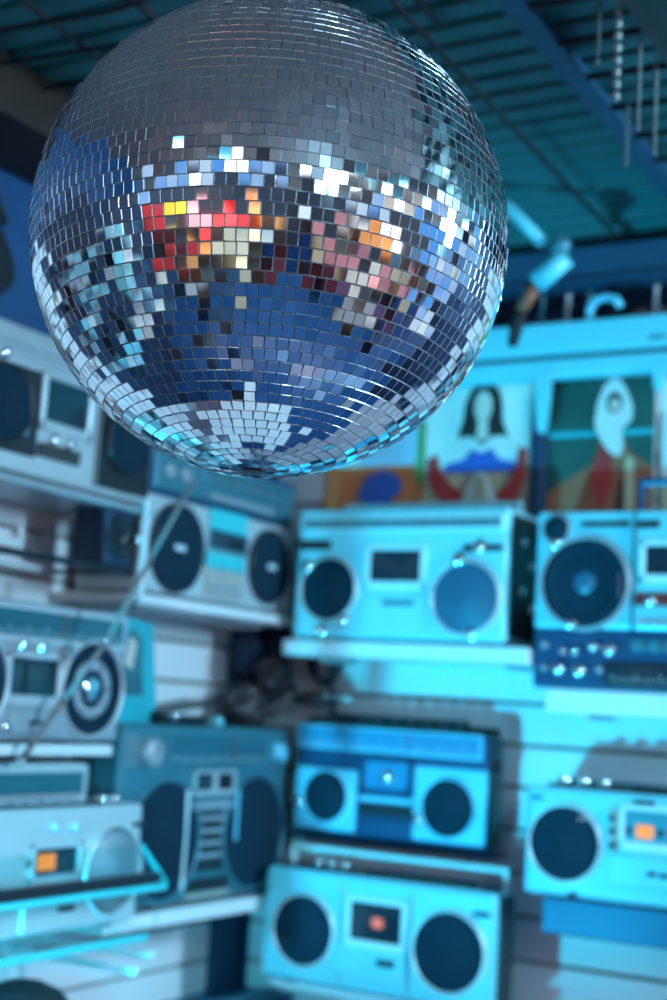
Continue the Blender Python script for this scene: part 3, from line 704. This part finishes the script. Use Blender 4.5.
# gadget on top of H
t = empty('tape_player', (.08, -.40, 1.4525), 0, 'small black open tape player lying on the big blue grey boombox', 'tape player'); L_ = tuple(t.location)
MB().box((.04, -.475, 1.4525), (.13, -.34, 1.470), M['black'], .004).build('body', t, L_)
mb = MB(); mb.prism([(-.475, 1.470), (-.47, 1.476), (-.30, 1.500), (-.295, 1.493)], M['black'], 0, .045, .125); mb.build('lid', t, L_)
mb = MB(); mb.ball((.135, -.455, 1.466), .008, M['chrome'], 2); mb.build('knob', t, L_)
mb = MB(); mb.lathe([(.0001, .018), (.010, .016), (.014, .008), (.014, 0), (.0001, 0)], (.13, -.31, 1.453), M['silver2'], 'z', 20)
single('loose_knob', mb, 'loose pale knob standing on the big blue grey boombox', 'knob', (.13, -.31, 1.453))

# ------------------------------------------------------------------ corner clutter
rg = random.Random(11)
ph = [(rg.uniform(3, 9), rg.uniform(3, 9), rg.uniform(3, 9), rg.uniform(0, 6)) for _ in range(6)]
def crumple(co): return 1 + .19*sum(math.sin(a*co.x+d)*math.sin(b_*co.y+d)*math.sin(c_*co.z) for a, b_, c_, d in ph)
mb = MB(); mb.ball((.075, -.135, 1.496), (.046, .045, .044), M['bag'], 4, crumple); mb.ball((.12, -.10, 1.555), (.030, .04, .05), M['bag'], 4, crumple); mb.ball((.06, -.11, 1.60), (.028, .03, .05), M['navy'], 4, crumple)
single('crumpled_bag', mb, 'crumpled dark bag on the boombox top in the corner', 'bag', (.095, -.105, 1.455))
mb = MB()
for k in range(4):
    mb.tube([(.20+.030*math.cos(a_*PI/12)*(1+.1*k), -.030-.006*k, 1.60+.055*math.sin(a_*PI/12)*(1+.06*k)+.006*k) for a_ in range(25)], .0045, M['soft'], 8)
mb.tube([(.20, -.04, 1.66), (.21, -.03, 1.56), (.225, -.03, 1.49), (.24, -.02, 1.468)], .0045, M['soft'], 8)
single('cable_coil', mb, 'coil of dark cable hanging in the corner beside the crumpled bag', 'cable', (.20, -.001, 1.66))
mb = MB(); mb.box((.035, -.06, 1.56), (.10, -.005, 1.66), M['navy'], .006); mb.box((.05, -.065, 1.57), (.085, -.06, 1.65), M['soft'], .002)
single('small_black_box', mb, 'small dark box in the corner just above the crumpled bag', 'box', (.07, -.03, 1.56))
mb = MB(); mb.ball((.20, -.07, 1.512), (.05, .03, .012), M['bag'], 3, crumple); mb.ball((.235, -.085, 1.522), .007, M['chrome'], 2)
single('cable_bundle', mb, 'dark bundle lying on top of the dark blue boombox, left end', 'bundle', (.20, -.07, 1.500))
# dark dome bottom left
c = onplane(24, 982, 0, .17); ZD = c.z-.119; CD = (.17, c.y, ZD)
t = empty('round_speaker', CD, 0, 'round black speaker at the bottom left corner below the acrylic shelf', 'speaker'); L_ = tuple(t.location)
mb = MB(); mb.lathe([(.0001, .122), (.03, .119), (.058, .106), (.078, .082), (.088, .048), (.088, .012), (.08, 0), (.0001, 0)], CD, M['soft'], 'z', 40); mb.build('housing', t, L_)
mb = MB(); mb.lathe([(.0885, .040), (.091, .043), (.091, .049), (.0885, .052)], CD, M['chrome'], 'z', 40); mb.build('trim_ring', t, L_)
leftshelf(c.y-.14, c.y+.10, ZD-.001, .27, .014, 'low pale shelf at the bottom left under the round black speaker')
# bottom corner: dark radio peeping in
r = Radio('boombox', 'left', .17, -.30, -.03, .75, .935, .14, 'dark radio whose top shows at the bottom edge in the corner', 'radio')
r.body(M['blue'], .008); r.topkeys(.03, .24, 6, r.H, .02, .05, 'teal_grey', .010); r.speaker(.07, .09, .055); r.speaker(.20, .09, .055)
leftshelf(-.34, -.02, .743, .18, .018, 'low shelf in the corner under the dark radio')

# ------------------------------------------------------------------ white wall unit above the pictures
t = empty('wall_unit', (.9, -.03, 2.15), 0, 'long white wall unit above the pictures, with a dark mark near its right end', 'wall unit'); L_ = tuple(t.location)
def zof(px, py, yy=-.06): return onplane(px, py, 1, yy).z
zt0, zg, zb = (zof(520, 320)+zof(660, 317))/2, (zof(530, 356)+zof(660, 352))/2, (zof(520, 378)+zof(660, 375))/2
mb = MB(); mb.box((.36, -.060, zg+.006), (1.20, -.001, zt0), M['ac'], .008, 3); mb.build('housing', t, L_)
mb = MB(); mb.box((.365, -.055, zg-.006), (1.195, -.03, zg+.008), M['teal_grey'], .002); mb.build('gap_strip', t, L_)
mb = MB(); mb.box((.36, -.064, zb), (1.20, -.032, zg-.003), M['ac'], .010, 4); mb.build('lower_flap', t, L_)
a = onplane(657, 337, 1, -.06); mb = MB(); mb.box((a.x-.016, -.0612, a.z-.004), (a.x+.016, -.059, a.z+.004), M['teal_grey'], .001); mb.build('dark_mark', t, L_)
for px, pt in ((544, 434), (659, 393)):
    a = onplane(px, 378, 1, -.066); zt_ = zof(px, pt, -.066); w = .0145 if px < 600 else .009; h_ = a.z-zt_
    mb = MB(); mb.prism([(a.x-w*1.15, zb+.012), (a.x+w*1.15, zb+.012), (a.x+w*.95, zt_+h_*.5), (a.x+w*.62, zt_+.008), (a.x, zt_), (a.x-w*.62, zt_+.008), (a.x-w*.95, zt_+h_*.5)], M['ac'], 1, -.073, -.062)
    mb.build('clip', t, L_)
# clutter in the gap above it
mb = MB(); pts = [(.745+.075*0, -.06, 2.262)]
pts = [tuple(onplane(px, py, 1, -.03)) for px, py in ((589, 322), (590, 308), (596, 300), (606, 297), (616, 299), (620, 306))]
mb.tube(pts, .008, M['bluepale'], 10); single('curved_pipe', mb, 'curved pale blue pipe end on top of the white wall unit', 'pipe', pts[0])
for i, (x, lab) in enumerate(((.60, 'thin dark hanging cable behind the lamp handle, above the white wall unit'), (.655, 'grey hanging cable between lamp arm and curved pipe'), (.70, 'pale hanging cable left of the curved pipe'), (.835, 'hanging cable just right of the curved pipe'), (.90, 'rightmost hanging cable above the white wall unit'))):
    mb = MB(); mb.tube([(x, .06, 2.44), (x+.006, .05, 2.36), (x-.004, .07, 2.275)], .005, M['grey'] if i % 2 else M['teal_grey'], 8)
    single('hanging_cable', mb, lab, 'cable', (x, .06, 2.44), 'cables above the white wall unit')
for i, (x, lab) in enumerate(((.56, 'dark bundle in the gap left of the lamp handle'), (.78, 'brown bundle in the gap behind the curved pipe'), (.95, 'brown bundle in the gap at the right edge'))):
    mb = MB(); mb.ball((x, .19, 2.30), (.07, .06, .045), M['bag'] if i else M['navy'], 4, crumple); single('cloth_bundle', mb, lab, 'bundle', (x, .19, 2.262))
# jointed lamp arm
Y = -.32
A_ = [onplane(p_[0], p_[1], 1, Y) for p_ in ((490, 190), (508, 207), (543, 243), (560, 246), (567, 257), (536, 284), (520, 312), (512, 346))]
t = empty('lamp_arm', tuple(A_[3]), 0, 'jointed cyan-lit tube lamp hanging under the ceiling right of the mirror ball', 'lamp'); L_ = tuple(t.location)
top = Vector((A_[0].x-.10, Y, 2.45))
MB().tube([top, A_[1], A_[2]], .011, M['ac']).build('upper_tube', t, L_)
mb = MB(); mb.ball(A_[3], .020, M['teal_grey'], 3); mb.build('joint', t, L_)
MB().tube([A_[4], A_[5]], [.017, .019], M['ac'], 16).build('lamp_head', t, L_)
MB().tube([A_[5], A_[6]], [.012, .011], M['p_brown'], 12).build('grip', t, L_)
MB().tube([A_[6], A_[6]*.6+A_[7]*.4, A_[7]], [.012, .0125, .009], M['soft'], 12).build('end_plug', t, L_)

# upper left: cord and bag on the blue sheet
p0, p1 = onplane(-20, 92, 0, .03), onplane(58, 148, 0, .03)
p0.z = min(p0.z, 2.34); mb = MB(); a, b_ = onplane(2, 108, 0, .10), onplane(62, 150, 0, .10)
mb.tube([a+(a-b_)*.5, a, (a+b_)/2+Vector((0, 0, -.004)), b_, b_+(b_-a)*.6], .0055, M['cord']); single('cord', mb, 'pinkish cord stretched across the blue sheet, upper left', 'cord', tuple(a))
mb = MB(); a = onplane(0, 275, 0, .05)
mb.ball((.06, a.y-.105, a.z+.01), (.04, .118, .085), M['soft'], 4, lambda co: 1+.05*math.sin(5*co.z+3*co.y))
mb.tube([(.07, a.y-.17, a.z+.08), (.05, a.y-.12, a.z+.16), (.02, a.y-.09, a.z+.175), (.05, a.y-.05, a.z+.155), (.07, a.y-.02, a.z+.075)], .007, M['soft'])
single('hanging_bag', mb, 'black rounded bag hanging on the blue sheet at the left edge', 'bag', (.01, a.y-.08, a.z+.18))

# ------------------------------------------------------------------ behind the photographer (seen only in the mirror tiles)
b = MB(); b.box((-3, -6.4, 0), (6.5, -6.2, 2.9), M['facade']); b.box((6.3, -6.2, 0), (6.5, .3, 2.6), M['facade']); struct('wall_opposite', b)
GOODS = [   # stand, position along it, level, width, height, material, word
    (0, -.10, 2, .34, .34, 'g_slate', 'slate'), (0, .30, 2, .36, .40, 'g_red', 'red'), (0, .68, 2, .32, .34, 'g_yellow', 'yellow'), (0, 1.04, 2, .36, .42, 'g_pink', 'pink'), (0, 1.42, 2, .34, .36, 'g_red', 'scarlet'), (0, 1.80, 2, .36, .42, 'g_red', 'bright red'), (0, 2.18, 2, .34, .38, 'g_orange', 'orange'), (0, 2.56, 2, .36, .40, 'g_white', 'white'),
    (0, -.05, 1, .40, .36, 'g_slate', 'dark slate'), (0, .42, 1, .44, .40, 'g_red', 'middle red'), (0, .90, 1, .42, .36, 'g_orange', 'middle orange'), (0, 1.36, 1, .42, .40, 'g_cream', 'middle cream'), (0, 1.83, 1, .44, .40, 'g_cream', 'wide cream'), (0, 2.32, 1, .44, .40, 'g_white', 'middle white'),
    (0, .15, 0, .50, .45, 'g_slate', 'bottom slate'), (0, .72, 0, .48, .50, 'g_white', 'bottom white'), (0, 1.27, 0, .50, .45, 'g_slate', 'bottom blue'), (0, 1.82, 0, .48, .50, 'g_cream', 'bottom cream'), (0, 2.37, 0, .50, .45, 'g_maroon', 'bottom maroon'),
    (1, -2.85, 2, .36, .38, 'g_pink', 'pale pink'), (1, -2.45, 2, .36, .42, 'g_white', 'tall white'), (1, -2.05, 2, .36, .36, 'g_orange', 'pale orange'), (1, -1.65, 2, .34, .42, 'g_white', 'broad white'), (1, -1.27, 2, .34, .38, 'g_slate', 'blue slate'), (1, -.88, 2, .34, .36, 'g_pink', 'end pink'),
    (1, -2.8, 1, .42, .40, 'g_cream', 'pale cream'), (1, -2.32, 1, .44, .40, 'g_pink', 'rose'), (1, -1.84, 1, .42, .42, 'g_white', 'square white'), (1, -1.36, 1, .44, .40, 'g_pink', 'salmon'), (1, -.88, 1, .42, .40, 'g_cream', 'end cream'),
    (1, -2.75, 0, .50, .45, 'g_maroon', 'dark maroon'), (1, -2.2, 0, .48, .50, 'g_violet', 'dark violet'), (1, -1.65, 0, .50, .45, 'g_white', 'low white'), (1, -1.1, 0, .48, .50, 'g_violet', 'low violet')]
ZS = (.12, .80, 1.42)
for sd in (0, 1):
    a0, a1 = (-.35, 2.80) if sd == 0 else (-3.15, -.60)
    for lv, zz in enumerate(ZS):
        mb = MB(); zb = (0, ZS[0], ZS[1])[lv]
        def bb(u0, u1, v0, v1, z0, z1):
            if sd == 0: mb.box((u0, -3.97+v0, z0), (u1, -3.97+v1, z1), M['brown'], .003)
            else: mb.box((3.57-v1, u0, z0), (3.57-v0, u1, z1), M['brown'], .003)
        bb(a0, a1, 0, .50, zz-.03, zz)
        for u in (a0-.04, a1):
            for v in (0, .46): bb(u, u+.04, v, v+.04, zb, zz)
        single('market_shelf', mb, ('low', 'middle', 'top')[lv]+' brown board of the market rack '+('behind the camera' if sd == 0 else 'on the open right side'), 'shelf', (1.25, -3.72, zb) if sd == 0 else (3.32, -1.9, zb))
for sd, u, lv, w, h, m_, lab in GOODS:
    z = ZS[lv]; mb = MB(); w_ = min(w, .44)
    c = (u, -3.72) if sd == 0 else (3.32, u)
    wx, wy = (w, w_) if sd == 0 else (w_, w)
    mb.box((c[0]-wx/2+.01, c[1]-wy/2+.01, z), (c[0]+wx/2-.01, c[1]+wy/2-.01, z+h), M[m_], .015)
    mb.box((c[0]-wx/2, c[1]-wy/2, z+h-.06), (c[0]+wx/2, c[1]+wy/2, z+h-.02), M[m_], .006)
    single('storage_crate', mb, lab+' plastic crate on the market rack '+('behind the camera' if sd == 0 else 'on the open right side'), 'crate', (c[0], c[1], z), 'crates on the market racks')
mb = MB(); mb.box((.25, -1.60, .42), (.95, -.75, .46), M['shelf'], .006)
for x in (.28, .88):
    for y in (-1.57, -.82): mb.box((x, y, 0), (x+.04, y+.04, .42), M['silver'])
single('display_table', mb, 'white display table on the floor below the mirror ball', 'table', (.6, -1.25, 0))
# more boomboxes on the front stretch of the left wall
def copy_tree(o, parent=None):
    c = o.copy(); COL.objects.link(c)
    if parent: c.parent = parent
    for ch in list(o.children): copy_tree(ch, c)
    return c
byl = {o['label'][:12]: o for o in list(bpy.data.objects) if o.get('category') == 'boombox'}
src = [o for o in list(bpy.data.objects) if o.get('category') == 'boombox']
for k, (n_, y, z, lab) in enumerate(((0, -1.95, 1.50, 'pale boombox on the upper shelf of the navy wall stretch'), (4, -1.95, 1.06, 'pale boombox on the lower shelf of the navy wall stretch'),
                                     (3, -2.62, 1.50, 'pale boombox with lit coral window on the upper navy wall shelf'), (0, -2.62, 1.06, 'pale boombox at the front end of the lower navy wall shelf'))):
    c = copy_tree(src[n_]); c.location = (.10, y, z+.007); c.rotation_euler = (0, 0, PI/2); c['label'] = lab; c['group'] = 'boomboxes on the navy wall stretch'
for z, lab in ((1.5, 'upper'), (1.06, 'lower')): leftshelf(-3.0, -1.62, z, .22, .02, lab+' pale shelf on the navy stretch of the left wall')
# flood lamp on a stand, low in front of the wall: the cyan light of the picture
LP = Vector((.27, -2.02, .62)); TG = Vector((.54, -.18, 1.68)); 
LP2 = Vector((.85, -1.90, 1.25)); TG2 = Vector((.0, -.52, .98))
for lp, tg, lab in ((LP, TG, 'cyan flood lamp on a short tripod, aimed at the portraits'), (LP2, TG2, 'cyan flood lamp on a tall tripod, aimed at the low left shelves')):
    D_ = (tg-lp).normalized()
    t = empty('flood_lamp', (lp.x, lp.y, 0), 0, lab, 'lamp', 'flood lamps on the floor'); L_ = (lp.x, lp.y, 0)
    rot = D_.to_track_quat('Z', 'Y').to_matrix().to_4x4(); mx = Matrix.Translation(lp - D_*.06) @ rot
    h = MB(); h.lathe([(.0001, -.12), (.05, -.12), (.065, -.08), (.07, .0), (.075, .03), (.066, .03), (.060, .0), (.0001, -.005)], (0, 0, 0), M['black'], 'z', 28)
    for v in h.bm.verts: v.co = mx @ v.co
    h.build('housing', t, L_)
    for q in range(3):
        a = q*2*PI/3; MB().tube([(lp.x, lp.y, .35), (lp.x+.24*math.cos(a), lp.y+.24*math.sin(a), .006)], .008, M['black']).build('leg', t, L_)
    p_ = lp - D_*.10; MB().tube([(lp.x, lp.y, .30), (p_.x, p_.y, p_.z)], .010, M['black']).build('pole', t, L_)

# ------------------------------------------------------------------ light
def spot(name, loc, tgt, col, e, ang, blend, rad):
    l = bpy.data.lights.new(name, 'SPOT'); l.energy = e; l.color = col; l.spot_size = math.radians(ang); l.spot_blend = blend; l.shadow_soft_size = rad
    o = bpy.data.objects.new(name, l); COL.objects.link(o); o.location = loc
    o.rotation_euler = (Vector(tgt)-Vector(loc)).to_track_quat('-Z', 'Y').to_euler(); return o
spot('cyan_flood', LP, TG, (.02, .66, 1.0), 275, 47, 1.0, .045)
spot('cyan_flood', LP2, TG2, (.0, .72, 1.0), 52, 40, .8, .04)
def area(name, loc, tgt, col, e, sx, sy):
    l = bpy.data.lights.new(name, 'AREA'); l.energy = e; l.color = col; l.shape = 'RECTANGLE'; l.size = sx; l.size_y = sy
    o = bpy.data.objects.new(name, l); COL.objects.link(o); o.location = loc
    o.rotation_euler = (Vector(tgt)-Vector(loc)).to_track_quat('-Z', 'Y').to_euler(); return o
# fluorescent fittings under the canopy, right of the photographer
M['tube'] = mat('lit tube', (.9, .95, 1), .3, emit=(.80, .90, 1), es=9)
for TL, rz, en, lab in ((Vector((2.62, -2.55, 2.36)), 0, 34, 'white tube light hanging under the grey canopy right of the camera'), (Vector((2.85, -.55, 2.30)), 0, 80, 'white tube light hanging under the grey canopy at the open right side')):
    t = empty('tube_light', tuple(TL+Vector((0, 0, .10))), 0, lab, 'lamp', 'tube lights under the canopy'); L_ = tuple(t.location)
    mb = MB(); mb.box((TL.x-.05, TL.y-.45, TL.z+.02), (TL.x+.05, TL.y+.45, TL.z+.06), M['ac'], .008); mb.build('housing', t, L_)
    MB().tube([(TL.x, TL.y-.43, TL.z), (TL.x, TL.y+.43, TL.z)], .018, M['tube'], 14).build('tube', t, L_)
    for y in (-.4, .4): MB().tube([(TL.x, TL.y+y, TL.z+.06), (TL.x, TL.y+y, 2.477)], .004, M['black'], 6).build('suspension', t, L_)
    area('tube_light_glow', TL+Vector((-.06, 0, -.03)), (0, TL.y-.3, 1.3), (.38, .74, 1), en, .10, .86)
for TL, horiz, tgt, en, lab in ((Vector((1.3, -3.0, 2.40)), True, (1.3, -3.9, 1.2), 30, 'warm tube light over the market rack behind the camera'), (Vector((2.62, -1.5, 2.38)), False, (3.5, -1.9, 1.2), 34, 'warm tube light over the market rack on the open right side')):
    t = empty('tube_light', tuple(TL+Vector((0, 0, .10))), 0, lab, 'lamp', 'tube lights under the canopy'); L_ = tuple(t.location)
    d_ = Vector((.45, 0, 0)) if horiz else Vector((0, .45, 0)); q_ = Vector((.45, .03, 0)) if horiz else Vector((.03, .45, 0))
    mb = MB(); mb.box(tuple(TL-q_+Vector((0, 0, .02))), tuple(TL+q_+Vector((0, 0, .05))), M['ac'], .006); mb.build('housing', t, L_)
    MB().tube([TL-d_*.95, TL+d_*.95], .016, M['tube'], 14).build('tube', t, L_)
    for k in (-.8, .8): MB().tube([TL+d_*k+Vector((0, 0, .05)), Vector(((TL+d_*k).x, (TL+d_*k).y, 2.477))], .004, M['black'], 6).build('suspension', t, L_)
    area('tube_light_glow', TL+(Vector((0, -.05, -.03)) if horiz else Vector((.05, 0, -.03))), tgt, (1, .92, .82), en, .9 if horiz else .1, .1 if horiz else .9)
w = bpy.data.worlds.new('sky'); scene.world = w; w.use_nodes = True
nt = w.node_tree; bg = nt.nodes['Background']
tc = nt.nodes.new('ShaderNodeTexCoord'); nz = nt.nodes.new('ShaderNodeTexNoise'); nz.inputs['Scale'].default_value = 5; nz.inputs['Detail'].default_value = 6
rp = nt.nodes.new('ShaderNodeValToRGB'); rp.color_ramp.elements[0].position = .40; rp.color_ramp.elements[1].position = .62
rp.color_ramp.elements[0].color = (.10, .36, .90, 1); rp.color_ramp.elements[1].color = (.70, .88, 1, 1)
nt.links.new(tc.outputs['Generated'], nz.inputs['Vector']); nt.links.new(nz.outputs['Fac'], rp.inputs['Fac']); nt.links.new(rp.outputs['Color'], bg.inputs['Color'])
bg.inputs['Strength'].default_value = 1.0

scene.view_settings.view_transform = 'Standard'; scene.view_settings.look = 'None'
scene.view_settings.exposure = 0; scene.view_settings.gamma = 1; scene.view_settings.use_curve_mapping = False
scene.cycles.caustics_reflective = False; scene.cycles.caustics_refractive = False
scene.cycles.use_denoising = True
